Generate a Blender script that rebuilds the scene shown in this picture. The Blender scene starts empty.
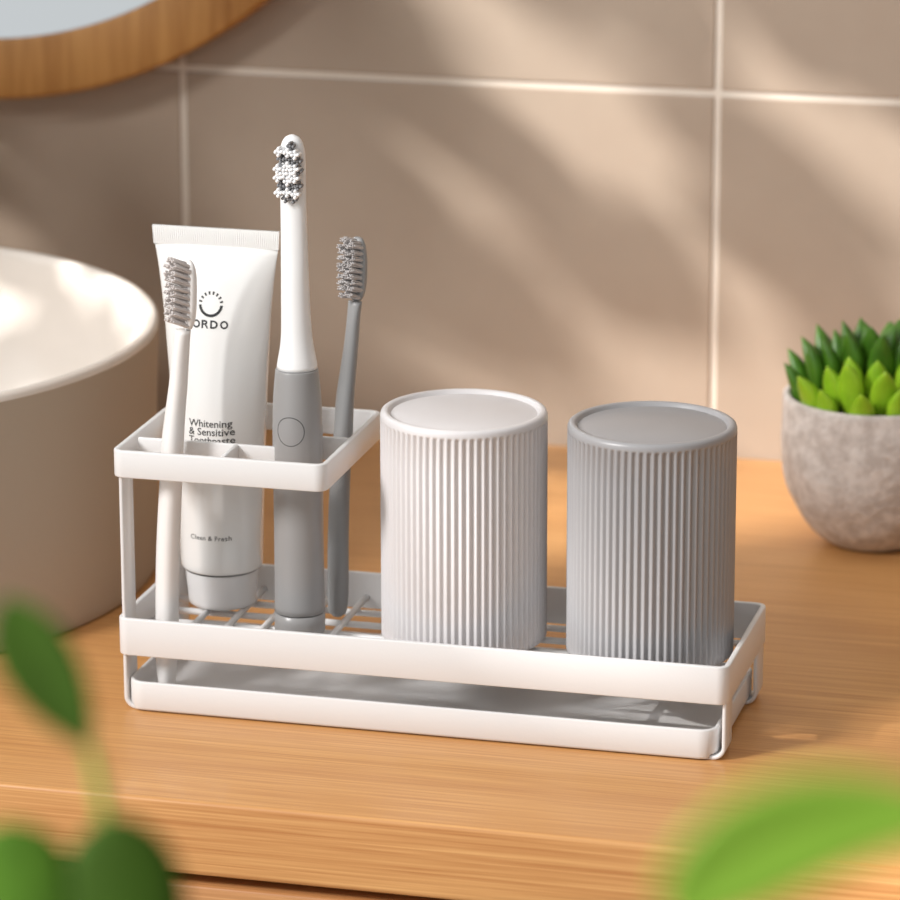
import bpy, bmesh, math, random
from mathutils import Vector, Matrix
random.seed(7)
S = bpy.context.scene
C = S.collection
PI = math.pi

# ------------------------------------------------------------------ helpers
def obj(name, bm, m, parent=None, smooth=True, loc=None, flat_angle=None):
    bmesh.ops.recalc_face_normals(bm, faces=bm.faces)
    me = bpy.data.meshes.new(name)
    bm.to_mesh(me); bm.free()
    for mm in (m if isinstance(m, (list, tuple)) else [m]):
        me.materials.append(mm)
    if smooth:
        me.polygons.foreach_set('use_smooth', [True] * len(me.polygons))
        if flat_angle:
            me.set_sharp_from_angle(angle=math.radians(flat_angle))
    o = bpy.data.objects.new(name, me)
    C.objects.link(o)
    if parent: o.parent = parent
    if loc: o.location = loc
    return o

def thing(name, label, cat, loc=(0, 0, 0), group=None):
    o = bpy.data.objects.new(name, None)
    C.objects.link(o); o.location = loc
    o.empty_display_size = 0.02
    return tag(o, label, cat, group)

def tag(o, label, cat, group=None):
    o['label'] = label; o['category'] = cat
    if group: o['group'] = group
    return o

def struct(o):
    o['kind'] = 'structure'
    return o

def rr(x0, x1, y0, y1, r, n=8):
    r = max(r, 1e-5); P = []
    for cx, cy, a0 in ((x1 - r, y0 + r, -PI / 2), (x1 - r, y1 - r, 0), (x0 + r, y1 - r, PI / 2), (x0 + r, y0 + r, PI)):
        for k in range(n + 1):
            a = a0 + PI / 2 * k / n
            P.append((cx + r * math.cos(a), cy + r * math.sin(a)))
    return P

def rings(bm, loops, closed=False, cap=False):
    """loops: list of lists of Vector, equal length; faces between them"""
    V = [[bm.verts.new(p) for p in L] for L in loops]
    n = len(V[0]); m = len(V)
    for i in range(m if closed else m - 1):
        A = V[i]; B = V[(i + 1) % m]
        for j in range(n):
            bm.faces.new((A[j], A[(j + 1) % n], B[(j + 1) % n], B[j]))
    if cap and not closed:
        bm.faces.new(V[0][::-1]); bm.faces.new(V[-1])
    return V

def band(bm, x0, x1, y0, y1, z0, z1, t, r, e=0.0006):
    """upright wall running round a rounded rectangle, edges eased"""
    prof = [(0, z0 + e), (0, z1 - e), (e * .3, z1 - e * .3), (e, z1), (t - e, z1), (t - e * .3, z1 - e * .3), (t, z1 - e),
            (t, z0 + e), (t - e * .3, z0 + e * .3), (t - e, z0), (e, z0), (e * .3, z0 + e * .3)]
    loops = []
    for o, z in prof:
        loops.append([Vector((x, y, z)) for x, y in rr(x0 + o, x1 - o, y0 + o, y1 - o, r - o)])
    rings(bm, loops, closed=True)

def box(bm, x0, x1, y0, y1, z0, z1, bev=0.0, seg=3):
    M = Matrix.Translation(((x0 + x1) / 2, (y0 + y1) / 2, (z0 + z1) / 2)) @ Matrix.Diagonal((x1 - x0, y1 - y0, z1 - z0, 1))
    g = bmesh.ops.create_cube(bm, size=1, matrix=M)
    if bev:
        ed = list({e for v in g['verts'] for e in v.link_edges})
        bmesh.ops.bevel(bm, geom=ed, offset=bev, segments=seg, affect='EDGES', profile=.5)

def frames(P):
    """parallel-transport frames along path P"""
    T = []
    for i in range(len(P)):
        a = P[max(i - 1, 0)]; b = P[min(i + 1, len(P) - 1)]
        T.append((b - a).normalized())
    u = T[0].orthogonal().normalized(); out = []
    for t in T:
        u = (u - t * u.dot(t)).normalized()
        out.append((t, u, t.cross(u)))
    return out

def tube(bm, P, r, n=12, rad=None):
    P = [Vector(p) for p in P]; F = frames(P); loops = []
    for i, (p, (t, u, v)) in enumerate(zip(P, F)):
        rr_ = rad[i] if rad else r
        loops.append([p + (u * math.cos(2 * PI * k / n) + v * math.sin(2 * PI * k / n)) * rr_ for k in range(n)])
    rings(bm, loops, cap=True)

def capsule(bm, A, B, r, n=10):
    A = Vector(A); B = Vector(B); d = (B - A).normalized()
    P = []; R = []
    for k in range(4):
        a = PI / 2 * k / 4
        P.append(A + d * r * (1 - math.cos(a)) ); R.append(max(r * math.sin(a), r * .05))
    P.append(A + d * r); R.append(r); P.append(B - d * r); R.append(r)
    for k in range(3, -1, -1):
        a = PI / 2 * k / 4
        P.append(B - d * r * (1 - math.cos(a))); R.append(max(r * math.sin(a), r * .05))
    tube(bm, P, r, n, R)

def lathe(bm, prof, n=96, cx=0, cy=0, cap=False, fn=None):
    loops = []
    for i, (r, z) in enumerate(prof):
        L = []
        for k in range(n):
            a = 2 * PI * k / n
            q = r + (fn(a, i) if fn else 0)
            L.append(Vector((cx + q * math.cos(a), cy + q * math.sin(a), z)))
        loops.append(L)
    rings(bm, loops, cap=cap)

def interp(T, x):
    """smooth (monotone-ish cosine-free) Catmull interpolation of a table [(x, v...)]"""
    n = len(T)
    if x <= T[0][0]: return T[0][1:]
    if x >= T[-1][0]: return T[-1][1:]
    for i in range(n - 1):
        if T[i][0] <= x <= T[i + 1][0]: break
    a = T[max(i - 1, 0)]; b = T[i]; c = T[i + 1]; d = T[min(i + 2, n - 1)]
    h = c[0] - b[0]; u = (x - b[0]) / h
    out = []
    for j in range(1, len(b)):
        m1 = (c[j] - a[j]) / (c[0] - a[0]) * h; m2 = (d[j] - b[j]) / (d[0] - b[0]) * h
        out.append((2*u**3 - 3*u*u + 1) * b[j] + (u**3 - 2*u*u + u) * m1 + (-2*u**3 + 3*u*u) * c[j] + (u**3 - u*u) * m2)
    return out

# ------------------------------------------------------------------ materials
def srgb(r, g, b):
    f = lambda c: (c / 255 / 12.92) if c / 255 <= .04045 else ((c / 255 + .055) / 1.055) ** 2.4
    return (f(r), f(g), f(b), 1)

def mat(name, col, rough=.5, spec=.5, coat=0, coat_rough=.1, bump=None, var=None, sss=0, trans=0):
    m = bpy.data.materials.new(name); m.use_nodes = True
    N = m.node_tree.nodes; Lk = m.node_tree.links; b = N['Principled BSDF']
    b.inputs['Base Color'].default_value = col
    b.inputs['Roughness'].default_value = rough
    b.inputs['Specular IOR Level'].default_value = spec
    b.inputs['Coat Weight'].default_value = coat
    b.inputs['Coat Roughness'].default_value = coat_rough
    if sss:
        b.inputs['Subsurface Weight'].default_value = sss
        b.inputs['Subsurface Scale'].default_value = .003
        b.inputs['Subsurface Radius'].default_value = (1, .7, .5)
    tc = N.new('ShaderNodeTexCoord')
    if bump:
        sc, st = bump
        n = N.new('ShaderNodeTexNoise'); n.inputs['Scale'].default_value = sc; n.inputs['Detail'].default_value = 3
        bp = N.new('ShaderNodeBump'); bp.inputs['Strength'].default_value = st; bp.inputs['Distance'].default_value = .001
        Lk.new(tc.outputs['Object'], n.inputs['Vector']); Lk.new(n.outputs['Fac'], bp.inputs['Height'])
        Lk.new(bp.outputs['Normal'], b.inputs['Normal'])
    if var:
        sc, c2, lo, hi = var
        n = N.new('ShaderNodeTexNoise'); n.inputs['Scale'].default_value = sc; n.inputs['Detail'].default_value = 5
        n.inputs['Roughness'].default_value = .6
        r = N.new('ShaderNodeValToRGB'); r.color_ramp.elements[0].position = lo; r.color_ramp.elements[1].position = hi
        r.color_ramp.elements[0].color = col; r.color_ramp.elements[1].color = c2
        Lk.new(tc.outputs['Object'], n.inputs['Vector']); Lk.new(n.outputs['Fac'], r.inputs['Fac'])
        Lk.new(r.outputs['Color'], b.inputs['Base Color'])
    return m

def wood(name, dark, light, axis='x', fine=260, rough=.38, coat=.15, spec=.4, broad=1.0):
    m = bpy.data.materials.new(name); m.use_nodes = True
    N = m.node_tree.nodes; Lk = m.node_tree.links; b = N['Principled BSDF']
    tc = N.new('ShaderNodeTexCoord'); outs = []
    sc = lambda a, c: {'x': (a, c, c), 'y': (c, a, c), 'z': (c, c, a)}[axis]
    for (a, c, det, dist) in ((5, fine, 4, 0.0), (1.3 * broad, 26 * broad, 3, .6), (14, fine * 3.2, 2, 0)):
        mp = N.new('ShaderNodeMapping'); mp.inputs['Scale'].default_value = sc(a, c)
        n = N.new('ShaderNodeTexNoise'); n.inputs['Scale'].default_value = 1; n.inputs['Detail'].default_value = det
        n.inputs['Distortion'].default_value = dist; n.inputs['Roughness'].default_value = .55
        Lk.new(tc.outputs['Object'], mp.inputs['Vector']); Lk.new(mp.outputs['Vector'], n.inputs['Vector'])
        outs.append(n.outputs['Fac'])
    def mth(op, x, y):
        q = N.new('ShaderNodeMath'); q.operation = op
        for i, v in enumerate((x, y)):
            if isinstance(v, (int, float)): q.inputs[i].default_value = v
            else: Lk.new(v, q.inputs[i])
        return q.outputs[0]
    s = mth('ADD', mth('MULTIPLY', outs[0], .36), mth('ADD', mth('MULTIPLY', outs[1], .20), mth('MULTIPLY', outs[2], .44)))
    r = N.new('ShaderNodeValToRGB')
    r.color_ramp.elements[0].position = .36; r.color_ramp.elements[1].position = .64
    r.color_ramp.elements[0].color = dark; r.color_ramp.elements[1].color = light
    Lk.new(s, r.inputs['Fac']); Lk.new(r.outputs['Color'], b.inputs['Base Color'])
    b.inputs['Roughness'].default_value = rough
    b.inputs['Specular IOR Level'].default_value = spec
    b.inputs['Coat Weight'].default_value = coat; b.inputs['Coat Roughness'].default_value = .3
    bp = N.new('ShaderNodeBump'); bp.inputs['Strength'].default_value = .12; bp.inputs['Distance'].default_value = .0006
    Lk.new(s, bp.inputs['Height']); Lk.new(bp.outputs['Normal'], b.inputs['Normal'])
    return m

M = {}
M['white_metal'] = mat('white_powder_coat', srgb(223, 222, 222), .36, .5, .1, bump=(900, .05))
M['tray_white'] = mat('white_tray_plastic', srgb(222, 221, 221), .4, .5, bump=(800, .05))
M['counter'] = wood('oak_worktop', srgb(178, 119, 65), srgb(218, 166, 106), fine=420, rough=.36, coat=.12)
M['drawer'] = wood('oak_drawer', srgb(168, 113, 66), srgb(202, 149, 98), fine=420)
M['dark'] = mat('dark_recess', srgb(40, 28, 20), .9)
M['mirror_wood'] = wood('mirror_frame_wood', srgb(156, 104, 50), srgb(190, 138, 76), axis='z', fine=60, coat=0, rough=.5)
M['tile'] = mat('taupe_tile', srgb(168, 151, 135), .5, .35, bump=(450, .12), var=(9, srgb(175, 159, 143), .35, .7))
M['grout'] = mat('pale_grout', srgb(222, 212, 200), .85, .2, bump=(600, .3))
M['cup_white'] = mat('white_matte_cup', srgb(212, 209, 210), .40, .5, bump=(1500, .04))
M['cup_grey'] = mat('grey_matte_cup', srgb(156, 155, 157), .36, .6, bump=(1500, .04))
M['tube'] = mat('tube_plastic', srgb(235, 235, 234), .2, .5, .7, .06)
M['cap'] = mat('cap_plastic', srgb(222, 222, 223), .35, .5)
M['ink'] = mat('black_print', srgb(28, 30, 33), .5)
M['ink_grey'] = mat('grey_print', srgb(70, 72, 75), .5)
M['grey_rubber'] = mat('grey_handle', srgb(148, 147, 147), .3, .5)
M['groove'] = mat('groove_grey', srgb(78, 78, 79), .5)
M['neck'] = mat('white_neck', srgb(238, 239, 240), .3, .5, .2)
M['white_brush'] = mat('white_brush_plastic', srgb(234, 231, 229), .35, .5)
M['grey_brush'] = mat('grey_brush_plastic', srgb(150, 151, 152), .4, .5)
M['bristle_grey'] = mat('grey_bristle', srgb(214, 208, 206), .5, .4)
M['bristle_pale'] = mat('pale_bristle', srgb(206, 203, 203), .5, .4)
M['bristle_white'] = mat('white_bristle', srgb(242, 243, 245), .4, .4)
M['bristle_dark'] = mat('dark_bristle', srgb(128, 128, 131), .5, .4)
M['sink_out'] = mat('taupe_ceramic', srgb(178, 165, 149), .6, .3, bump=(500, .08))
M['sink_in'] = mat('white_glaze', srgb(224, 215, 206), .16, .5, .3)
M['pot'] = mat('speckled_stone', srgb(182, 172, 165), .85, .25, bump=(260, .7), var=(130, srgb(210, 202, 196), .38, .62))
M['soil'] = mat('soil', srgb(45, 36, 28), .95)
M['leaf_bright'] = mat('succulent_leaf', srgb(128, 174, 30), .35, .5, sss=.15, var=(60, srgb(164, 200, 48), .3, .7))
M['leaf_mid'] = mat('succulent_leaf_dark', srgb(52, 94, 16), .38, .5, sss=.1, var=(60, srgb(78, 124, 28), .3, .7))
M['fol_dark'] = mat('foliage_dark', srgb(40, 62, 10), .7, .12, var=(40, srgb(46, 72, 12), .3, .7))
M['fol_mid'] = mat('foliage_mid', srgb(46, 76, 16), .7, .12, var=(40, srgb(70, 106, 28), .3, .7))
M['fol_bright'] = mat('foliage_bright', srgb(112, 152, 44), .5, .3, var=(40, srgb(120, 160, 50), .3, .7))
M['stem'] = mat('plant_stem', srgb(88, 128, 36), .5)
M['plaster'] = mat('plaster', srgb(214, 206, 196), .9)
M['floor'] = mat('floor_tile', srgb(150, 138, 124), .6)
M['terracotta'] = mat('white_planter', srgb(205, 198, 190), .6)

mm = bpy.data.materials.new('mirror_glass'); mm.use_nodes = True
b = mm.node_tree.nodes['Principled BSDF']; b.inputs['Metallic'].default_value = 1
b.inputs['Base Color'].default_value = (.62, .66, .69, 1); b.inputs['Roughness'].default_value = .03
M['mirror'] = mm

# ------------------------------------------------------------------ setting
YW = .4893
def tiled_wall():
    bm = bmesh.new()
    box(bm, -1.10, 1.30, YW + .0012, YW + .05, -.86, 1.55)
    nb = len(bm.faces)
    P = .3105; g = .0036
    i0 = -4
    for i in range(i0, 5):
        for j in range(-4, 5):
            x0 = -.1285 + P * i + g / 2; x1 = x0 + P - g
            z0 = .2075 + P * j + g / 2; z1 = z0 + P - g
            x0 = max(x0, -1.10); x1 = min(x1, 1.30); z0 = max(z0, -.86); z1 = min(z1, 1.55)
            if x1 - x0 < .02 or z1 - z0 < .02: continue
            box(bm, x0, x1, YW, YW + .004, z0, z1, .0008, 2)
    bm.faces.ensure_lookup_table()
    for k, f in enumerate(bm.faces):
        f.material_index = 1 if k >= nb else 0
    # faces created by bevel keep index order after backing; backing faces are the large box
    for f in bm.faces:
        f.material_index = 0 if max(v.co.y for v in f.verts) > YW + .0045 or (abs(f.calc_center_median().y - (YW + .0012)) < 1e-5 and f.calc_area() > 1) else 1
    return struct(obj('wall_back', bm, [M['grout'], M['tile']], smooth=False))
tiled_wall()

bm = bmesh.new(); box(bm, -1.10, 1.30, -2.6, YW, -.90, -.86)
struct(obj('floor', bm, M['floor'], smooth=False))

# unseen side wall added to keep sun off the rack; its opening lights the tiles
bm = bmesh.new()
box(bm, -1.16, -1.06, -.98, -.866, -.86, 1.9)
box(bm, -1.16, -1.06, -.758, -.52, -.86, 1.9)
box(bm, -1.16, -1.06, -.866, -.758, -.86, 1.012)
box(bm, -1.16, -1.06, -.866, -.758, 1.150, 1.9)  # slit left here only to throw a sun patch on the grey cup
box(bm, -1.16, -1.06, -.52, YW, -.86, .60)
box(bm, -1.16, -1.06, -.52, YW, 1.50, 1.9)
struct(obj('added_sun_block_wall', bm, M['plaster'], smooth=False))

# worktop and drawer unit below
bm = bmesh.new(); box(bm, -1.0, 1.2, -.1053, YW - .0005, -.0345, 0, .0022, 5)
ct = obj('wooden_worktop', bm, M['counter'], flat_angle=40)
tag(ct, 'light oak bathroom worktop with a rounded front edge running under everything', 'countertop')
cab = thing('vanity_cabinet', 'oak vanity cabinet with flat drawer front below the worktop', 'cabinet', (0, 0, -.86))
bm = bmesh.new(); box(bm, -1.0, 1.2, -.078, YW - .002, -.74, -.0350); obj('cabinet_body', bm, M['dark'], cab, smooth=False, loc=(0, 0, .86))
bm = bmesh.new(); box(bm, -.98, 1.18, -.05, YW - .02, -.86, -.739); obj('plinth', bm, M['dark'], cab, smooth=False, loc=(0, 0, .86))
for x0, x1 in ((-.998, -.3), (-.296, .5), (.504, 1.198)):
    bm = bmesh.new(); box(bm, x0, x1, -.1045, -.0785, -.38, -.0395, .0016, 4)
    obj('drawer_front', bm, M['drawer'], cab, flat_angle=40, loc=(0, 0, .86))
    bm = bmesh.new(); box(bm, x0, x1, -.1045, -.0785, -.735, -.384, .0016, 4)
    obj('drawer_front', bm, M['drawer'], cab, flat_angle=40, loc=(0, 0, .86))

# ------------------------------------------------------------------ mirror
mir = thing('round_mirror', 'large round wall mirror with a thick honey-coloured wooden frame', 'mirror', (-.2427, YW, .4546))
def ring_y(bm, R0, R1, y0, y1, e=.002, n=160):
    prof = [(R0, y1), (R0, y0 + e), (R0 + e * .3, y0 + e * .3), (R0 + e, y0), (R1 - e, y0), (R1 - e * .3, y0 + e * .3), (R1, y0 + e), (R1, y1)]
    rings(bm, [[Vector((r * math.cos(2 * PI * k / n), y, r * math.sin(2 * PI * k / n))) for k in range(n)] for r, y in prof], closed=True)
bm = bmesh.new(); ring_y(bm, .2300, .2655, -.028, -.0005, .003)
obj('frame', bm, M['mirror_wood'], mir, flat_angle=50)
bm = bmesh.new(); n = 128
rings(bm, [[Vector((.2302 * math.cos(2 * PI * k / n), y, .2302 * math.sin(2 * PI * k / n))) for k in range(n)] for y in (-.0262, -.006)], cap=True)
obj('mirror_glass', bm, M['mirror'], mir, smooth=False)

# ------------------------------------------------------------------ vessel sink
SK = (-.2388, .1680)
sk = thing('vessel_sink', 'round countertop basin, taupe outside and glossy white inside', 'sink', (SK[0], SK[1], 0))
bm = bmesh.new()
out = [(.06, 0), (.187, 0), (.1888, .0006), (.1896, .0018), (.1900, .006), (.1901, .02), (.1903, .06), (.1908, .09), (.1920, .115), (.1924, .1265)]
lathe(bm, out, 160)
bm.faces.new([v for v in bm.verts if abs(v.co.z) < 1e-6 and (v.co.xy.length < .07)])
obj('outer_shell', bm, M['sink_out'], sk, flat_angle=60)
bm = bmesh.new()
inn = [(.1924, .1262), (.1924, .1283), (.1914, .1297), (.1898, .1303), (.1878, .1298), (.1858, .1284), (.1840, .125), (.1815, .115), (.177, .100),
       (.168, .082), (.152, .063), (.128, .046), (.095, .033), (.055, .026), (.022, .024)]
lathe(bm, inn, 160)
obj('basin_bowl', bm, M['sink_in'], sk)
bm = bmesh.new(); lathe(bm, [(.001, .0262), (.018, .0262), (.0215, .0255), (.023, .0235), (.023, .020)], 48, cap=True)
chrome = mat('chrome', (.8, .8, .8, 1), .15); chrome.node_tree.nodes['Principled BSDF'].inputs['Metallic'].default_value = 1
o = obj('drain', bm, chrome, sk)

# ------------------------------------------------------------------ rack
L, D = .285, .0969
ZB0, ZB1 = .0268, .0446
ZK0, ZK1 = .1121, .1249
W = .0996
rk = thing('bathroom_rack', 'white metal two-level toothbrush rack standing on the wooden worktop', 'rack')
bm = bmesh.new(); band(bm, -.0016, L, 0, D, ZB0, ZB1, .0026, .0055)
obj('lower_rail', bm, M['white_metal'], rk, flat_angle=50)
bm = bmesh.new(); band(bm, -.0022, W, 0, D, ZK0, ZK1, .0026, .0055)
bk = obj('upper_basket', bm, M['white_metal'], rk, flat_angle=50)
def divider(x0, x1, y0, y1):
    bm = bmesh.new(); box(bm, x0, x1, y0, y1, ZK0 + .0012, ZK1 - .0006, .0005, 2)
    obj('divider', bm, M['white_metal'], bk, flat_angle=50)
divider(.0022, .0775, .0252, .0274)
divider(.0764, .0786, .0252, .0492)
divider(.0764, W - .0022, .0475, .0497)
divider(.0486, .0508, .0022, .0262)
# bent flat strips: the front one and the rear one, each running down, under the tray and up again
def strip(y0, y1):
    t = .0018; xo, xi = .0006, .0006 + t
    r = .006; P = []
    P.append((xo, ZK0 + .004)); P.append((xo, r))
    for k in range(1, 7):
        a = PI + PI / 2 * k / 6; P.append((xo + r + r * math.cos(a), r * 1.0 + r * math.sin(a)))
    XR = L - .0010
    for k in range(0, 7):
        a = -PI / 2 + PI / 2 * k / 6; P.append((XR - r + r * math.cos(a), r + r * math.sin(a)))
    P.append((XR, ZB1 - .008))
    # offset inward
    n = len(P); N = []
    for i in range(n):
        a = Vector(P[max(i - 1, 0)]); b_ = Vector(P[min(i + 1, n - 1)]); d = (b_ - a).normalized()
        N.append(Vector((-d.y, d.x)))
    bm = bmesh.new(); loops = []; e = .0004
    for p, q in zip(P, N):
        p = Vector(p)
        cs = [(0, y0 + e), (0, y1 - e), (e, y1), (t - e, y1), (t, y1 - e), (t, y0 + e), (t - e, y0), (e, y0)]
        loops.append([Vector(((p + q * o_).x, y, (p + q * o_).y)) for o_, y in cs])
    rings(bm, loops, cap=True)
    o = obj('leg_frame', bm, M['white_metal'], rk, flat_angle=50)
strip(.0022, .0170); strip(.0785, .0940)
# floor grid
GZ = .0302; GR = .0016
for y in (.0070, .0250, .0425, .0600, .0775):
    bm = bmesh.new(); tube(bm, [(.0015, y, GZ), (L - .0015, y, GZ)], GR, 10); obj('grid_rod', bm, M['white_metal'], rk)
for x in (.0245, .0405, .0575, .0745, .0915, .1300, .1685, .2070, .2455):
    bm = bmesh.new(); tube(bm, [(x, .0015, GZ + .0022), (x, D - .0015, GZ + .0022)], GR, 10); obj('grid_rod', bm, M['white_metal'], rk)
FL = GZ + .0022 + GR      # resting height on the grid

# drip tray: rounded walls with an inner floor
TX0, TX1, TY0, TY1 = .0026, L - .0050, -.0006, D - .002
bm = bmesh.new()
tz0, tz1, tt = .0020, .0146, .0020
prof = [(.0026, tz0), (.0017, tz0), (.0005, tz0 + .0005), (0, tz0 + .0016), (0, tz1 - .0006), (.0003, tz1 - .0001), (.0008, tz1), (tt - .0006, tz1), (tt, tz1 - .0006), (tt, tz0 + .0035), (tt + .0006, tz0 + .0024), (tt + .0018, tz0 + .0018)]
loops = []
for o_, z in prof:
    loops.append([Vector((x, y, z)) for x, y in rr(TX0 + o_, TX1 - o_, TY0 + o_, TY1 - o_, .0085 - o_ if o_ < .008 else .0005, 10)])
for L_ in loops:
    for v in L_:
        if v.y < TY0 + .0022 and v.z < .0040: v.z -= .0016
rings(bm, loops, cap=True)
tr = obj('drip_tray', bm, M['tray_white'], flat_angle=50)
tag(tr, 'shallow white drip tray slid in under the rack', 'tray')

# ------------------------------------------------------------------ ribbed cups
def cup(name, x, y, m, label):
    H = .1420 - FL; R = .0383; NR = 70
    t = thing(name, label, 'cup', (x, y, FL), 'ribbed cups turned upside down on the rack')
    # z up: open mouth at the bottom (z=0), closed base on top
    prof = [(R - .0022, .006), (R - .0022, .0008), (R - .0018, .0002), (R - .0010, 0), (R - .0004, .0004), (R, .0012), (R, .0030), (R, .006)]
    prof += [(R, .006 + (H - .006 - .0046) * k / 6) for k in range(1, 7)]
    prof += [(R, H - .0038), (R, H - .0030), (R - .0001, H - .0019), (R - .0005, H - .0009), (R - .0013, H - .0003), (R - .0024, H), (R - .0034, H - .0002), (R - .0040, H - .0007), (R - .0043, H - .0014), (R - .0050, H - .0022)]
    nrib = [5, 6, 7] + list(range(8, 14)) + [14]
    def fn(a, i):
        if i in nrib:
            k = 1.0
            if i == 5: k = 0
            if i == 14: k = .0
            if i == 13: k = .9
            c = .5 + .5 * math.cos(a * NR)
            return -.00130 * k * (1 - c ** .8)
        return 0
    bm = bmesh.new(); lathe(bm, prof, NR * 10, fn=fn)
    obj('cup_wall', bm, m, t)
    bm = bmesh.new(); lathe(bm, [(.0008, H - .0018), (R - .0052, H - .0018), (R - .0046, H - .0021), (R - .0046, H - .0050), (.0008, H - .0050)], 120, cap=True)
    obj('base_panel', bm, m, t)
    return t
cup('ribbed_cup', .1515, .0484, M['cup_white'], 'white ribbed cup upside down in the middle of the rack')
cup('ribbed_cup', .2392, .0484, M['cup_grey'], 'grey ribbed cup upside down at the right end of the rack')

# ------------------------------------------------------------------ toothpaste tube
TBX, TBY = .0286, .0660
#        z     a      b
TT = [(.0525, .0184, .0178), (.0532, .0190, .0183), (.0545, .0194, .0187), (.0570, .0196, .0189), (.085, .0206, .0187), (.119, .0222, .0176), (.150, .0240, .0155),
      (.175, .0258, .0125), (.192, .0277, .0080), (.2015, .0290, .0040), (.2065, .0299, .0016), (.2075, .0301, .0012)]
def tube_ab(z): return interp(TT, z)
def tube_pt(a, b_, th, z):
    p = 1.0
    c, s = math.cos(th), math.sin(th)
    return Vector((a * math.copysign(abs(c) ** p, c), b_ * math.copysign(abs(s) ** p, s), z))
XC = [(.05, .0070), (.120, .0066), (.160, .0078), (.180, .0120), (.195, .0185), (.2075, .0280)]
def tube_y(x, z):
    a, b_ = tube_ab(z)
    u = min(abs(x / a), 1.0)
    e = -b_ * math.sqrt(max(1 - u * u, 0))
    xc = interp(XC, z)[0]
    if x > xc and a > xc + .001:
        # pressed-in facet to the right of the crease
        f = min(max((z - .058) / .03, 0), 1); f = f * f * (3 - 2 * f) * .62
        y0 = -b_ * math.sqrt(max(1 - (xc / a) ** 2, 0)); s_ = (x - xc) / (a - xc)
        e = e * (1 - f) + y0 * (1 - s_) * f
    return e
tb = thing('toothpaste_tube', 'white toothpaste tube standing on its cap in the rear left compartment', 'toothpaste', (TBX, TBY, 0))
bm = bmesh.new(); loops = []
zs = [.0525, .0528, .0532, .0538, .0545, .0557, .057, .058] + [.058 + (.2075 - .058) * k / 40 for k in range(1, 41)]
for z in zs:
    a, b_ = tube_ab(z)
    L_ = []
    for k in range(160):
        p = tube_pt(a, b_, 2 * PI * k / 160, z)
        if p.y < 0: p.y = tube_y(p.x, z)
        L_.append(p)
    loops.append(L_)
rings(bm, loops, cap=True)
obj('tube_body', bm, M['tube'], tb)
# crimped seal: fine vertical ridges
bm = bmesh.new()
nx = 240; a0, a1 = .0303, .0308
front = []; back = []
for sgn, store in ((-1, front), (1, back)):
    for z in (.2070, .2076, .2115, .2151, .2157):
        row = []
        for i in range(nx + 1):
            u = -1 + 2 * i / nx; x = u * (a0 + (a1 - a0) * (z - .207) / .0085)
            rid = .00022 * (1 if (i % 4) < 2 else 0) if .2071 < z < .2155 else 0
            row.append(bm.verts.new((x, sgn * (.0009 + rid), z)))
        store.append(row)
for st in (front, back):
    for r0, r1 in zip(st[:-1], st[1:]):
        for i in range(nx): bm.faces.new((r0[i], r0[i + 1], r1[i + 1], r1[i]))
for i in range(nx):
    bm.faces.new((front[0][i], front[0][i + 1], back[0][i + 1], back[0][i]))
    bm.faces.new((front[-1][i], front[-1][i + 1], back[-1][i + 1], back[-1][i]))
for k in range(4):
    bm.faces.new((front[k][0], front[k + 1][0], back[k + 1][0], back[k][0]))
    bm.faces.new((front[k][nx], front[k + 1][nx], back[k + 1][nx], back[k][nx]))
obj('crimped_seal', bm, M['tube'], tb, flat_angle=35)
bm = bmesh.new()
lathe(bm, [(.0005, FL), (.0125, FL), (.0146, FL + .0003), (.0157, FL + .0012), (.0161, FL + .0034), (.0172, .0505), (.0173, .0516), (.0170, .0521), (.0160, .0524), (.0150, .0527)], 96, cap=True)
obj('screw_cap', bm, M['cap'], tb, flat_angle=60)
bm = bmesh.new(); lathe(bm, [(.0150, .0518), (.0177, .0518), (.0177, .0527), (.0150, .0527)], 96); 
obj('cap_seam', bm, M['groove'], tb)

def wrap_print(name, polys, m, cx, cz, parent, dy=.00012):
    """polys: flat polygons (x, z); lay them on the tube's front"""
    bm = bmesh.new()
    for V, Fs in polys:
        vs = []
        for (x, z) in V:
            X = cx + x; Z = cz + z
            vs.append(bm.verts.new((X, tube_y(X, Z) - dy, Z)))
        for f in Fs:
            try: bm.faces.new([vs[i] for i in f])
            except ValueError: pass
    return obj(name, bm, m, parent, smooth=False)

def text_polys(s, w=None, h=None, spacing=1.0, align='CENTER', off=0.0):
    cu = bpy.data.curves.new('lettering', 'FONT'); cu.body = s; cu.size = 1; cu.align_x = align; cu.space_character = spacing
    cu.offset = off; cu.resolution_u = 3
    o = bpy.data.objects.new('lettering', cu); C.objects.link(o)
    bpy.context.view_layer.update()
    dg = bpy.context.evaluated_depsgraph_get()
    me = bpy.data.meshes.new_from_object(o.evaluated_get(dg))
    V = [(v.co.x, v.co.y) for v in me.vertices]; Fs = [tuple(p.vertices) for p in me.polygons]
    bpy.data.objects.remove(o); bpy.data.curves.remove(cu); bpy.data.meshes.remove(me)
    x0 = min(v[0] for v in V); x1 = max(v[0] for v in V); y0 = min(v[1] for v in V)
    sx = w / (x1 - x0); sy = h if h else sx
    x_ref = (x0 + x1) / 2 if align == 'CENTER' else x0
    return [([((x - x_ref) * sx, y * sy) for x, y in V], Fs)]

def ring_poly(R0, R1, a0, a1, n=40, sx=1.0, cx=0, cz=0):
    V = []; Fs = []
    for k in range(n + 1):
        a = a0 + (a1 - a0) * k / n
        V += [(cx + R0 * math.cos(a) * sx, cz + R0 * math.sin(a)), (cx + R1 * math.cos(a) * sx, cz + R1 * math.sin(a))]
    for k in range(n): Fs.append((2 * k, 2 * k + 1, 2 * k + 3, 2 * k + 2))
    return (V, Fs)

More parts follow.
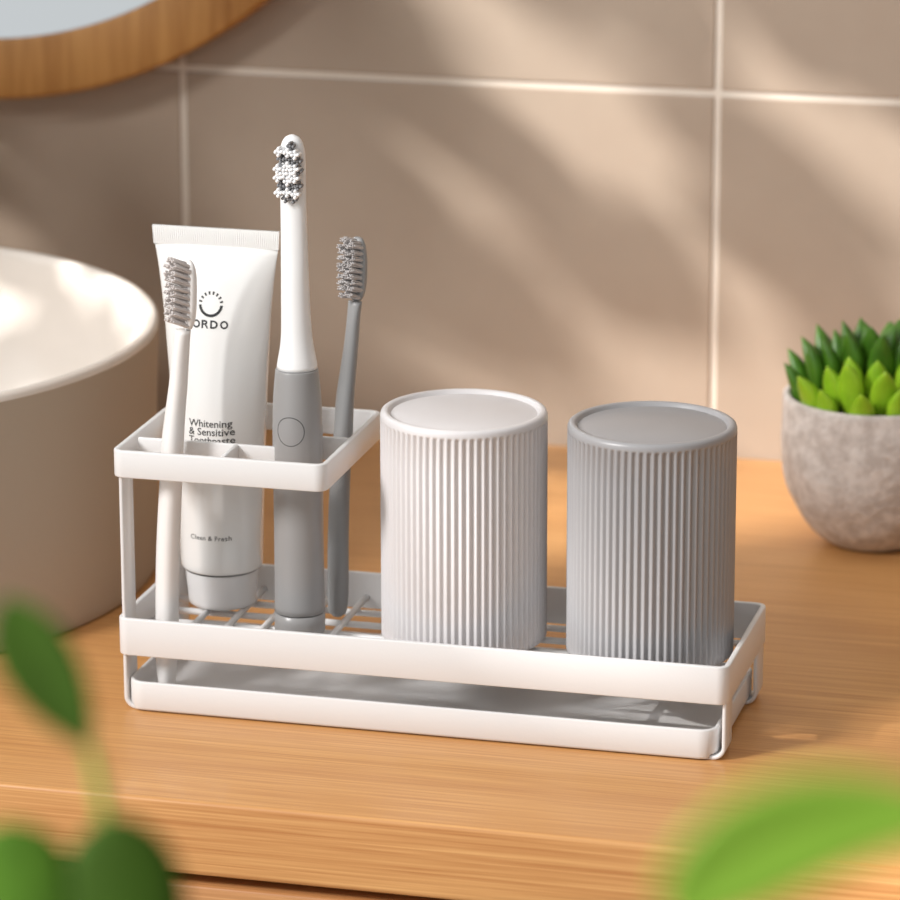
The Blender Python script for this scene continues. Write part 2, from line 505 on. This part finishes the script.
LX = .0004          # axis of the printing
LZ = .1820
polys = [ring_poly(.0045, .0058, PI + .06, 2 * PI - .06)]
for k in range(8):
    a = math.radians(14 + k * (180 - 28) / 7)
    r0, r1, hw = .0044, .0059, .00048
    d = (math.cos(a), math.sin(a)); q = (-d[1], d[0])
    polys.append(([(d[0] * r0 + q[0] * hw * .7, d[1] * r0 + q[1] * hw * .7), (d[0] * r1 + q[0] * hw, d[1] * r1 + q[1] * hw),
                   (d[0] * r1 - q[0] * hw, d[1] * r1 - q[1] * hw), (d[0] * r0 - q[0] * hw * .7, d[1] * r0 - q[1] * hw * .7)], [(0, 1, 2, 3)]))
wrap_print('logo', polys, M['ink'], LX, LZ, tb)
# wide geometric capitals
def letters(h=.0033):
    st = .00080; R = h / 2; P = []
    w = h * .98; gap = h * .20
    X = [0, w + gap, 2 * w + 2 * gap - h * .06, 3 * w + 3 * gap - h * .0]
    def bar(x0, x1, z0, z1): return ([(x0, z0), (x1, z0), (x1, z1), (x0, z1)], [(0, 1, 2, 3)])
    for x in (X[0], X[3]):
        P.append(ring_poly(R - st, R, 0, 2 * PI, 36, .98, x + w / 2, R))
    x = X[1]                                              # R
    P += [bar(x, x + st, 0, h), bar(x, x + h * .45, h - st, h), bar(x, x + h * .45, h * .42, h * .42 + st * .9)]
    P.append(ring_poly(h * .29 - st, h * .29, -PI / 2, PI / 2, 16, 1.0, x + h * .45, h * .71))
    P.append(([(x + h * .42, h * .45), (x + h * .62, h * .45), (x + h * .86, 0), (x + h * .66, 0)], [(0, 1, 2, 3)]))
    x = X[2]                                              # D
    P += [bar(x, x + st, 0, h), bar(x, x + h * .38, h - st, h), bar(x, x + h * .38, 0, st)]
    P.append(ring_poly(R - st, R, -PI / 2, PI / 2, 24, 1.15, x + h * .38, R))
    tot = X[3] + w
    return [([(a - tot / 2, c) for a, c in V], Fs) for V, Fs in P]
wrap_print('brand_lettering', letters(.0038), M['ink'], LX, LZ - .0110, tb)
TXL = -.0098
wrap_print('lettering', text_polys('Whitening', .0205, align='LEFT', off=.008), M['ink'], TXL, .1247, tb)
wrap_print('lettering', text_polys('& Sensitive', .0215, align='LEFT', off=.008), M['ink'], TXL, .1207, tb)
wrap_print('lettering', text_polys('Toothpaste', .0215, align='LEFT', off=.008), M['ink'], TXL, .1168, tb)
wrap_print('lettering', text_polys('Clean & Fresh', .0197, align='LEFT', spacing=1.08, off=.006), M['ink'], TXL + .0002, .0700, tb)

# ------------------------------------------------------------------ electric toothbrush
EX, EY = .0770, .0325
eb = thing('electric_toothbrush', 'electric toothbrush with grey handle and white neck in the front right compartment', 'electric toothbrush', (EX, EY, 0))
bm = bmesh.new()
lathe(bm, [(.0005, FL), (.0100, FL), (.0112, FL + .0004), (.0117, FL + .0016), (.0118, FL + .0060), (.0117, FL + .0100), (.0113, FL + .0102)], 72, cap=True)
obj('handle_base', bm, M['grey_rubber'], eb)
bm = bmesh.new(); lathe(bm, [(.0112, FL + .0098), (.0112, FL + .0112)], 72, cap=True); obj('seam', bm, M['groove'], eb)
HT = [(FL + .0107, .0117), (.060, .0115), (.085, .0114), (.112, .0115), (.130, .0115), (.140, .0113), (.148, .0109), (.155, .0103), (.1598, .0098)]
bm = bmesh.new()
pr = [(.0112, FL + .0106)] + [(interp(HT, FL + .0107 + (.1598 - FL - .0107) * k / 40)[0], FL + .0107 + (.1598 - FL - .0107) * k / 40) for k in range(41)]
pr += [(.0096, .1602), (.0080, .1603)]
lathe(bm, pr, 96, cap=True)
hd = obj('handle', bm, M['grey_rubber'], eb)
bm = bmesh.new(); n = 64; zc = .1332; rb = .0067; P = []
loops = []
for k in range(n):
    a = 2 * PI * k / n; loop = []
    for q in range(8):
        b_ = 2 * PI * q / 8; rr_ = rb + .00022 * math.cos(b_); x = rr_ * math.cos(a); z = zc + rr_ * math.sin(a)
        R = interp(HT, z)[0] + .00010 * math.sin(b_)
        th = x / R - .02
        loop.append(Vector((R * math.sin(th), -R * math.cos(th), z)))
    loops.append(loop)
rings(bm, loops, closed=True)
obj('power_button', bm, M['groove'], eb)
# neck and head
NT = [(.1605, -.0000, .0094, .0094), (.1640, -.0000, .0089, .0088), (.170, -.0000, .0078, .0077), (.176, -.0001, .0071, .0070), (.186, -.0003, .0067, .0064), (.20, -.0005, .0064, .0058),
      (.215, -.0006, .0062, .0050), (.232, -.0008, .0060, .0045), (.243, -.0009, .0060, .0042), (.254, -.0010, .0061, .0042), (.2612, -.0010, .0058, .0040), (.2655, -.0010, .0045, .0036), (.2677, -.0010, .0028, .0025), (.2685, -.0010, .0006, .0006)]
bm = bmesh.new(); loops = []
for k in range(61):
    z = .1605 + .108 * k / 60
    if k > 52: z = .1605 + .108 * (52 / 60) + .108 * (8 / 60) * math.sin(PI / 2 * (k - 52) / 8)
    cx, a, b_ = interp(NT, z)
    loops.append([Vector((cx + a * math.cos(2 * PI * j / 48), .0005 + b_ * math.sin(2 * PI * j / 48), z)) for j in range(48)])
rings(bm, loops, cap=True)
nk = obj('brush_head', bm, M['neck'], eb)
def tuft_mesh(name, m, l, spread, n, r, seed):
    rnd = random.Random(seed); bm = bmesh.new()
    for i in range(n):
        a = 2 * PI * i / max(n - 1, 1); q = 0 if i == n - 1 else spread
        p = Vector((q * math.cos(a), 0, q * math.sin(a)))
        tip = p * 1.25 + Vector((rnd.uniform(-.0002, .0002), -l * rnd.uniform(.93, 1.04), rnd.uniform(-.0002, .0002)))
        capsule(bm, p, tip, r, 7)
    bmesh.ops.recalc_face_normals(bm, faces=bm.faces)
    me = bpy.data.meshes.new(name); bm.to_mesh(me); bm.free(); me.materials.append(m)
    me.polygons.foreach_set('use_smooth', [True] * len(me.polygons))
    return me
tw = tuft_mesh('bristle_tuft', M['bristle_white'], .0058, .0012, 5, .00092, 1)
td = tuft_mesh('bristle_tuft', M['bristle_dark'], .0047, .0011, 5, .00078, 2)
def place_tuft(me, parent, loc, rot=(0, 0, 0), sc=1.0):
    o = bpy.data.objects.new('bristle_tuft', me); C.objects.link(o); o.parent = parent
    o.location = loc; o.rotation_euler = rot; o.scale = (sc, sc, sc)
    return o
HZ = .2522; hx = -.0008
for (x, z) in [(-.0040, .0098), (.0002, .0096), (.0036, .0088)] + [(-.0043, -.0088), (-.0002, -.0086), (.0036, -.0092)] + \
        [(-.0046, .0020), (-.0046, -.0020), (0, .0034), (0, -.0034), (.0034, .0022), (.0034, -.0020), (-.0018, 0), (.0012, .0002)]:
    place_tuft(tw, nk, (hx + x, -.0032, HZ + z))
for (x, z) in [(-.0036, .0063), (-.0008, .0066), (.0020, .0064), (.0043, .0058), (-.0036, -.0058), (-.0008, -.0062), (.0020, -.0062), (.0043, -.0056), (.0020, -.0118), (-.0016, -.0116), (.0010, .0124), (.0046, .0014)]:
    place_tuft(td, nk, (hx + x, -.0030, HZ + z))

# ------------------------------------------------------------------ manual toothbrushes
def manual_brush(label, name_mat, tuft_mat, nodes, b_dir, head, base_y, rows, bl, tuft_up, seed, tips=None):
    """nodes: (z, x, y, width, depth) from the foot of the handle to the tip of the head; width is across the bristle direction"""
    bd = Vector((b_dir[0], b_dir[1], 0)).normalized(); sd = Vector((-bd.y, bd.x, 0))
    t = thing('toothbrush', label, 'toothbrush', (nodes[0][1], nodes[0][2], 0), 'manual toothbrushes')
    ox, oy = nodes[0][1], nodes[0][2]
    def sect(z0, z1, n, capped=True):
        loops = []
        for k in range(n + 1):
            u = k / n; z = z0 + (z1 - z0) * u
            x, y, w, d = interp(nodes, z)
            c = Vector((x - ox, y - oy, z))
            L_ = []
            for j in range(32):
                a = 2 * PI * j / 32; ca, sa = math.cos(a), math.sin(a)
                p = .8
                L_.append(c + sd * (w * math.copysign(abs(ca) ** p, ca)) + bd * (d * math.copysign(abs(sa) ** p, sa)))
            loops.append(L_)
        bm = bmesh.new(); rings(bm, loops, cap=True); return bm
    zt = nodes[-1][0]; zh = head[0]
    obj('handle', sect(nodes[0][0], zh, 90), name_mat, t)
    # head: rounded plate
    bm = bmesh.new(); n = 40; loops = []
    hx_, hy_ = head[2] - ox, head[3] - oy; hh = (head[1] - head[0]) / 2; hc = (head[1] + head[0]) / 2; hw = .0052
    lean = head[4]
    prof = [(.0, -.0022), (.6, -.0021), (.9, -.0016), (1, -.0006), (1, .0006), (.95, .0014), (.86, .0017), (.5, .0017), (0.0, .0017)]
    for s_, dd in prof:
        Lp = []
        for j in range(n):
            a = 2 * PI * j / n; ca, sa = math.cos(a), math.sin(a)
            u = hw * math.copysign(abs(ca) ** .75, ca) * max(s_, .01); v = hh * math.copysign(abs(sa) ** .75, sa) * max(s_, .01)
            Lp.append(Vector((hx_, hy_, hc)) + sd * u + Vector((lean * v / hh, 0, v)) + bd * dd)
        loops.append(Lp)
    rings(bm, loops, cap=True)
    hd_ = obj('brush_head', bm, name_mat, t)
    rnd = random.Random(seed); meshes = []
    for k in range(4):
        bm = bmesh.new()
        for i in range(6):
            a = 2 * PI * i / 5; q = 0 if i == 5 else .00058
            p = Vector((q * math.cos(a), 0, q * math.sin(a)))
            tip = Vector((p.x * 1.4 + rnd.uniform(-.0003, .0003), -bl * rnd.uniform(.9, 1.04), p.z * 1.4 + rnd.uniform(-.0003, .0003)))
            capsule(bm, p, tip, .00040, 6)
        bmesh.ops.recalc_face_normals(bm, faces=bm.faces)
        me = bpy.data.meshes.new('bristle_tuft'); bm.to_mesh(me); bm.free(); me.materials.append(tuft_mat)
        me.polygons.foreach_set('use_smooth', [True] * len(me.polygons)); meshes.append(me)
    rz = math.atan2(bd.y, bd.x) + PI / 2
    for i in range(rows):
        v = (i / (rows - 1) * 2 - 1) * (hh - .0024)
        ncol = 4 if 0 < i < rows - 1 else 3
        for j in range(ncol):
            u = ((j / (ncol - 1)) * 2 - 1) * (.0036 if ncol == 4 else .0024)
            z = hc + v + (.0006 if j % 2 else -.0003)
            p = Vector((hx_, hy_, z)) + sd * u + Vector((lean * v / hh, 0, 0)) + bd * .0012
            e = (tuft_up + rnd.uniform(-.05, .05), 0, rz + rnd.uniform(-.06, .06))
            o = bpy.data.objects.new('bristle_tuft', meshes[(i * 3 + j) % 4]); C.objects.link(o); o.parent = hd_
            o.location = p; o.rotation_euler = (-e[0], 0, e[2])
    return t

manual_brush('white toothbrush with grey bristles leaning in front of the toothpaste tube', M['white_brush'], M['bristle_grey'],
    [(.0042, .0168, .0160, .0020, .0020), (.0048, .0168, .0160, .0030, .0029), (.0075, .0169, .0160, .0036, .0034), (.014, .0170, .0158, .0046, .0042), (.030, .0175, .0156, .0054, .0048), (.070, .0190, .0152, .0056, .0050),
     (.105, .0212, .0150, .0054, .0048), (.128, .0228, .0150, .0050, .0047), (.139, .0240, .0150, .0045, .0044), (.155, .0260, .0150, .0040, .0040), (.170, .0274, .0152, .0037, .0037),
     (.179, .0284, .0156, .0038, .0032), (.186, .0300, .0160, .0040, .0020), (.196, .0305, .0162, .0036, .0012)],
    (-.66, -.75), (.1795, .2120, .0312, .0164, .0006), 0, 10, .0098, .42, 3)
manual_brush('grey toothbrush with pale bristles in the rear right compartment', M['grey_brush'], M['bristle_pale'],
    [(FL - .0006, .0868, .0610, .0020, .0018), (FL + .0002, .0868, .0610, .0034, .0028), (FL + .0024, .0868, .0610, .0044, .0035), (.045, .0870, .0615, .0050, .0040), (.070, .0868, .0635, .0050, .0040), (.098, .0870, .0665, .0048, .0039),
     (.120, .0880, .0690, .0045, .0038), (.137, .0886, .0708, .0042, .0036), (.150, .0898, .0722, .0037, .0033), (.162, .0912, .0726, .0033, .0030), (.175, .0924, .0730, .0031, .0026),
     (.184, .0932, .0734, .0035, .0020), (.192, .0936, .0738, .0034, .0013)],
    (-.36, -.93), (.1830, .2135, .0940, .0742, .0004), 0, 10, .0088, .30, 4)

# ------------------------------------------------------------------ potted succulent
PX, PY = .2955, .3490
ps = thing('potted_succulent', 'plump green succulent in a rounded grey stone pot by the wall', 'plant', (PX, PY, 0))
PT = [(0, .0205), (.0012, .0235), (.004, .0275), (.010, .0338), (.018, .0395), (.028, .0445), (.040, .0478), (.052, .0489), (.064, .0489), (.074, .0483), (.0795, .0479)]
bm = bmesh.new()
pr = [(.0008, 0), (.0205, 0)] + [(interp([(a, b_) for a, b_ in PT], .0795 * k / 30)[0], .0795 * k / 30) for k in range(1, 31)]
pr += [(.0470, .0807), (.0455, .0808), (.0443, .0798), (.0440, .070), (.0440, .066)]
lathe(bm, pr, 96, cap=True, fn=lambda a, i: .0004 * math.sin(5 * a + 1.7 * math.sin(i * .35)) if 2 < i < 32 else 0)
obj('pot', bm, M['pot'], ps, flat_angle=70)
bm = bmesh.new(); lathe(bm, [(.0008, .0745), (.02, .0745), (.0436, .0725), (.0436, .068)], 48, cap=True); obj('soil', bm, M['soil'], ps)
def succ_leaf(l, w, d):
    bm = bmesh.new(); loops = []
    for k in range(17):
        u = k / 16
        s = (.45 + .55 * math.sin(PI / 2 * min(u / .42, 1))) * (1 if u < .42 else max(0.0, 1 - ((u - .42) / .58) ** 2.3))
        s = max(s, .02); z = l * u
        loops.append([Vector((w * s * math.cos(a), d * s * (math.sin(a) if math.sin(a) > 0 else .7 * math.sin(a)) + .0025 * (u - .5) ** 2 * 4 * -1, z)) for a in [2 * PI * j / 16 for j in range(16)]])
    rings(bm, loops, cap=True); bmesh.ops.recalc_face_normals(bm, faces=bm.faces)
    me = bpy.data.meshes.new('leaf'); bm.to_mesh(me); bm.free(); me.polygons.foreach_set('use_smooth', [True] * len(me.polygons))
    return me
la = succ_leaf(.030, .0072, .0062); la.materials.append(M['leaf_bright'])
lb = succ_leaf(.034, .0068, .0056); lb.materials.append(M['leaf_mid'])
rnd = random.Random(11)
def put_leaf(me, x, y, z, az, tilt, sc):
    o = bpy.data.objects.new('leaf', me); C.objects.link(o); o.parent = ps
    d = Vector((math.cos(az) * math.sin(tilt), math.sin(az) * math.sin(tilt), math.cos(tilt)))
    o.rotation_euler = d.to_track_quat('Z', 'Y').to_euler(); o.location = (x, y, z); o.scale = (sc, sc, sc)
for (R, n, z, tilt, me, sc, ph) in ((.0365, 15, .0690, .34, 'f', .92, .1), (.029, 13, .0760, .24, 'f', .98, .35), (.021, 9, .0790, .18, 'f', .98, .0), (.013, 7, .0830, .12, 'm', .95, .5), (.004, 3, .0850, .06, 'm', .95, .2)):
    for k in range(n):
        az = 2 * PI * (k + ph) / n + rnd.uniform(-.1, .1)
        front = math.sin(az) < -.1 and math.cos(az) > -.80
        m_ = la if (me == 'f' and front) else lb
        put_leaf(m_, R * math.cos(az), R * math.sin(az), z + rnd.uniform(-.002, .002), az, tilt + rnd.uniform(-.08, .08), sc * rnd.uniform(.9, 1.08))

# ------------------------------------------------------------------ foreground plants (tall, standing on the floor)
def blade(P, W_, side, cup_=.15, th=.0004, n=24):
    """leaf blade along path P (list of Vectors), half widths from W_(u), side vector"""
    bm = bmesh.new(); loops = []
    T = [(i / (len(P) - 1), *P[i]) for i in range(len(P))]
    for k in range(n + 1):
        u = k / n; c = Vector(interp(T, u)); c2 = Vector(interp(T, min(u + .02, 1))); c1 = Vector(interp(T, max(u - .02, 0)))
        t = (c2 - c1).normalized(); s = (side - t * side.dot(t)).normalized(); nn = t.cross(s)
        w = max(W_(u), .0003); L_ = []
        for j in range(9):
            q = -1 + j / 4; L_.append(c + s * w * q + nn * (cup_ * w * q * q + th))
        for j in range(9):
            q = 1 - j / 4; L_.append(c + s * w * q + nn * (cup_ * w * q * q - th))
        loops.append(L_)
    rings(bm, loops, cap=True); return bm

CAMP = Vector((.5933589848, -1.6597139837, .6254408374))
RT = Vector((.96733095, .25351219, -.00155064)); UP = Vector((-.06805177, .26554866, .96169291)); FW = Vector((-.2442126, .9301696, -.27412539))

def plant(label, base, h_pot, stems, leaves, m_stem, r0=.0015):
    t = thing('potted_plant', label, 'plant', base)
    o0 = Vector(base)
    bm = bmesh.new(); R = .055
    lathe(bm, [(.0008, 0), (R * .7, 0), (R * .76, .004), (R, h_pot - .004), (R, h_pot), (R - .004, h_pot), (R - .006, h_pot - .02)], 48, cap=True)
    obj('pot', bm, M['terracotta'], t, flat_angle=50)
    bm = bmesh.new(); lathe(bm, [(.0008, h_pot - .018), (R - .005, h_pot - .019)], 32, cap=True); obj('soil', bm, M['soil'], t)
    for st in stems:
        bm = bmesh.new(); T = [(i, *(Vector(p) - o0)) for i, p in enumerate(st)]; n = (len(st) - 1) * 10
        tube(bm, [Vector(interp(T, (len(st) - 1) * k / n)) for k in range(n + 1)], r0, 10, [r0 * (1.8 - .9 * k / n) for k in range(n + 1)])
        obj('stem', bm, m_stem, t)
    for P, w, side, m_ in leaves:
        bm = blade([Vector(p) - o0 for p in P], w, Vector(side)); obj('leaf', bm, m_, t)
    return t
lw = lambda w: (lambda u: w * max(math.sin(PI * min(max(u, 0), 1) ** .85), 0) ** .55)
# leaf A runs from upper left down to the stem; leaves B and C sit at the foot of the frame
plant('slender dark-leaved plant close to the lens at lower left, far out of focus', (.318, -.89, -.86), .28,
      [[(.318, -.89, -.600), (.314, -.885, -.2), (.314, -.888, .18), (0.3156, -0.8893, 0.2768), (0.3130, -0.8844, 0.2957), (0.3110, -0.8818, 0.3063), (0.3090, -0.8802, 0.3137), (0.3065, -0.8785, 0.3215)],
       [(.310, -.895, -.600), (.300, -.905, -.2), (.2998, -.908, .18), (0.2996, -0.9075, 0.2767)]],
      [([(0.2865, -0.8745, 0.3531), (0.2908, -0.8756, 0.3455), (0.2961, -0.8766, 0.3375), (0.3017, -0.8776, 0.3291), (0.3065, -0.8785, 0.3215)], lambda u: .0084 * math.sin(PI * min(max(u, 0), 1) ** .8) ** .8, (.86, .22, .5), M['fol_dark']),
       ([(0.3214, -0.9018, 0.2767), (0.3205, -0.8993, 0.2861), (0.3194, -0.8968, 0.2954), (0.3185, -0.8943, 0.3048), (0.3180, -0.8923, 0.3118)], lw(.0138), (1, .25, 0), M['fol_dark']),
       ([(0.2996, -0.9075, 0.2767), (0.2985, -0.9050, 0.2861), (0.2972, -0.9026, 0.2954), (0.2960, -0.9002, 0.3048), (0.2951, -0.8987, 0.3106)], lw(.0135), (1, .25, 0), M['fol_mid'])],
      M['stem'], .0014)
plant('bright green leafy plant close to the lens at lower right, far out of focus', (.515, -1.16, -.86), .28,
      [[(.515, -1.16, -.600), (.545, -1.15, -.2), (.545, -1.10, .2), (.5306, -1.0391, .3795), (.5186, -1.0499, .3903)]],
      [([(.4740, -1.0660, .3735), (.4815, -1.0620, .3815), (.4913, -1.0577, .3872), (.5029, -1.0538, .3900), (.5186, -1.0499, .3903)], lw(.0094), (-.25, .1, .95), M['fol_bright'])],
      M['stem'], .0009)

# ------------------------------------------------------------------ unseen leafy tree added on the worktop, leaves placed to dapple the sun
AZ_, EL_ = math.radians(58), math.radians(33)
SD = Vector((-math.sin(AZ_) * math.cos(EL_), -math.cos(AZ_) * math.cos(EL_), math.sin(EL_)))
def tree():
    base = Vector((-.62, .30, .0))
    t = thing('added_dapple_tree', 'tall leafy potted tree added outside the frame, left of the sink, to dapple the sunlight', 'plant', base)
    bm = bmesh.new(); lathe(bm, [(.0008, 0), (.055, 0), (.06, .004), (.075, .13), (.075, .134), (.071, .134), (.069, .12)], 48, cap=True)
    obj('pot', bm, M['terracotta'], t, flat_angle=50)
    bm = bmesh.new(); lathe(bm, [(.0008, .121), (.0695, .120)], 32, cap=True); obj('soil', bm, M['soil'], t)
    arcs = [[(-.62, .30, .12), (-.61, .27, .40), (-.50, .22, .60), (-.34, .20, .68), (-.12, .19, .66)],
            [(-.61, .27, .40), (-.50, .20, .46), (-.38, .19, .48), (-.28, .19, .49)],
            [(-.61, .27, .40), (-.60, .10, .52), (-.58, -.02, .56), (-.57, -.10, .58)]]
    pts = []
    for A in arcs:
        T = [(i, *(Vector(p) - base)) for i, p in enumerate(A)]; n = (len(A) - 1) * 10
        Q = [Vector(interp(T, (len(A) - 1) * k / n)) for k in range(n + 1)]; pts += Q[8:]
        bm = bmesh.new(); tube(bm, Q, .005, 10, [.007 - .005 * k / n for k in range(n + 1)]); obj('branch', bm, M['branch'], t)
    holes = [(.088, .214, .062, .030, -30), (.262, .192, .080, .018, -32), (.080, .106, .036, .007, -48), (.190, .112, .045, .003, -35), (.12, .006, .09, .008, -4), (.235, .030, .025, .020, 0), (.33, .07, .02, .04, 0)]  # gaps kept in the foliage where sun patches should land on the wall
    def inhole(x, z, m):
        for hx, hz, a, b_, an in holes:
            c, s_ = math.cos(math.radians(an)), math.sin(math.radians(an)); dx, dz = x - hx, z - hz
            if ((dx * c + dz * s_) / (a + m)) ** 2 + ((-dx * s_ + dz * c) / (b_ + m)) ** 2 < 1: return True
        return False
    def inframe(p):
        d = p - CAMP; z = d.dot(FW); return 450 + 4012 * d.dot(RT) / z > -30 and 450 - 4012 * d.dot(UP) / z > -30
    rnd = random.Random(21); me = None; placed = []; cnt = 0; tries = 0
    l, w_ = .100, .026
    me = None
    bm = blade([Vector((0, 0, 0)), Vector((0, l * .33, .002)), Vector((0, l * .66, .001)), Vector((0, l, -.004))], lw(w_), Vector((1, 0, 0)))
    bmesh.ops.recalc_face_normals(bm, faces=bm.faces)
    me = bpy.data.meshes.new('leaf'); bm.to_mesh(me); bm.free(); me.materials.append(M['fol_mid'])
    def put(c, d, nrm):
        y = d.normalized(); z = (nrm - y * nrm.dot(y)).normalized(); x = y.cross(z)
        Mx = Matrix((x, y, z)).transposed().to_4x4(); Mx.translation = c - base - y * l / 2
        o = bpy.data.objects.new('leaf', me); C.objects.link(o); o.parent = t; o.matrix_local = Mx
        b0 = Mx.translation; q = min(pts, key=lambda p: (p - b0).length)
        bm = bmesh.new(); tube(bm, [q, (q + b0) / 2 + Vector((0, 0, .01)), b0], .0009, 6); obj('twig', bm, M['branch'], o.parent)
    while cnt < 88 and tries < 9000:
        tries += 1
        x = rnd.uniform(-.22, .36); z = rnd.uniform(-.06, .30); an = math.radians(-38 + rnd.uniform(-20, 20))
        dx, dz = math.cos(an), math.sin(an)
        if any(inhole(x + dx * k * l / 4.8, z + dz * k * l / 4.8, .012) for k in (-2, -1, 0, 1, 2)): continue
        if any((x - a) ** 2 + (z - b_) ** 2 < .026 ** 2 for a, b_ in placed): continue
        T_ = rnd.uniform(.50, .72); c = Vector((x, YW, z)) + SD * (T_ if rnd.random() < .7 else T_ + .25)
        d = Vector((dx, 0, dz))
        if inframe(c - d * .05) or inframe(c + d * .05): continue
        placed.append((x, z)); cnt += 1; put(c, d, -SD + Vector((rnd.uniform(-.3, .3), rnd.uniform(-.3, .3), rnd.uniform(-.3, .3))))
    for k in range(32):
        c = Vector((SK[0] + rnd.uniform(-.16, .16), SK[1] + rnd.uniform(-.16, .14), .10)) + SD * rnd.uniform(.48, .7)
        put(c, Vector((rnd.uniform(-1, 1), rnd.uniform(-1, 1), rnd.uniform(-.6, .2))), -SD + Vector((rnd.uniform(-.4, .4), rnd.uniform(-.4, .4), 0)))
    print('tree leaves', cnt)
M['branch'] = mat('bark', srgb(110, 88, 62), .8)
tree()

# ------------------------------------------------------------------ light
AZ, EL = math.radians(58), math.radians(33)
sun_dir = Vector((-math.sin(AZ) * math.cos(EL), -math.cos(AZ) * math.cos(EL), math.sin(EL)))
sl = bpy.data.lights.new('sun', 'SUN'); sl.energy = 6.5; sl.angle = math.radians(2.2); sl.color = (1, .965, .925)
so = bpy.data.objects.new('sun', sl); C.objects.link(so); so.rotation_euler = sun_dir.to_track_quat('Z', 'Y').to_euler(); so.location = (-1.2, -1.0, 1.4)
al = bpy.data.lights.new('window_daylight', 'AREA'); al.shape = 'RECTANGLE'; al.size = .5; al.size_y = .65; al.energy = 60; al.color = (1, .985, .97)
ao = bpy.data.objects.new('window_daylight', al); C.objects.link(ao); ao.location = (-1.25, -1.35, 1.35)
ao.rotation_euler = (Vector((-1.25, -1.35, 1.35)) - Vector((.1, .05, .05))).to_track_quat('Z', 'Y').to_euler()
w = bpy.data.worlds.new('world'); S.world = w; w.use_nodes = True
WN = w.node_tree.nodes; WL = w.node_tree.links; bg = WN['Background']
# room light: bright on the window side (left and above), dimmer towards the right
tc = WN.new('ShaderNodeTexCoord'); vm = WN.new('ShaderNodeVectorMath'); vm.operation = 'DOT_PRODUCT'
vm.inputs[1].default_value = Vector((-.72, -.42, .55)).normalized()
cr = WN.new('ShaderNodeValToRGB'); cr.color_ramp.interpolation = 'EASE'
cr.color_ramp.elements[0].position = .22; cr.color_ramp.elements[0].color = (.20, .185, .17, 1)
cr.color_ramp.elements[1].position = .80; cr.color_ramp.elements[1].color = (1.0, .99, .975, 1)
e_ = cr.color_ramp.elements.new(.52); e_.color = (.35, .335, .32, 1)
mr = WN.new('ShaderNodeMapRange'); mr.inputs[1].default_value = -1; mr.inputs[2].default_value = 1
WL.new(tc.outputs['Generated'], vm.inputs[0]); WL.new(vm.outputs['Value'], mr.inputs[0]); WL.new(mr.outputs[0], cr.inputs[0]); WL.new(cr.outputs[0], bg.inputs[0])
bg.inputs[1].default_value = .92

# ------------------------------------------------------------------ camera
cam = bpy.data.cameras.new('camera'); co = bpy.data.objects.new('camera', cam); C.objects.link(co)
cam.sensor_width = 36; cam.lens = 4012.4 * 36 / 900; cam.clip_start = .05
R_ = Matrix((RT, UP, -FW)).transposed().to_4x4(); co.matrix_world = Matrix.Translation(CAMP) @ R_
cam.dof.use_dof = True; cam.dof.focus_distance = 1.80; cam.dof.aperture_fstop = cam.lens / 16.0
S.camera = co
S.view_settings.view_transform = 'Standard'; S.view_settings.look = 'None'
S.view_settings.exposure = 0; S.view_settings.gamma = 1; S.view_settings.use_curve_mapping = False
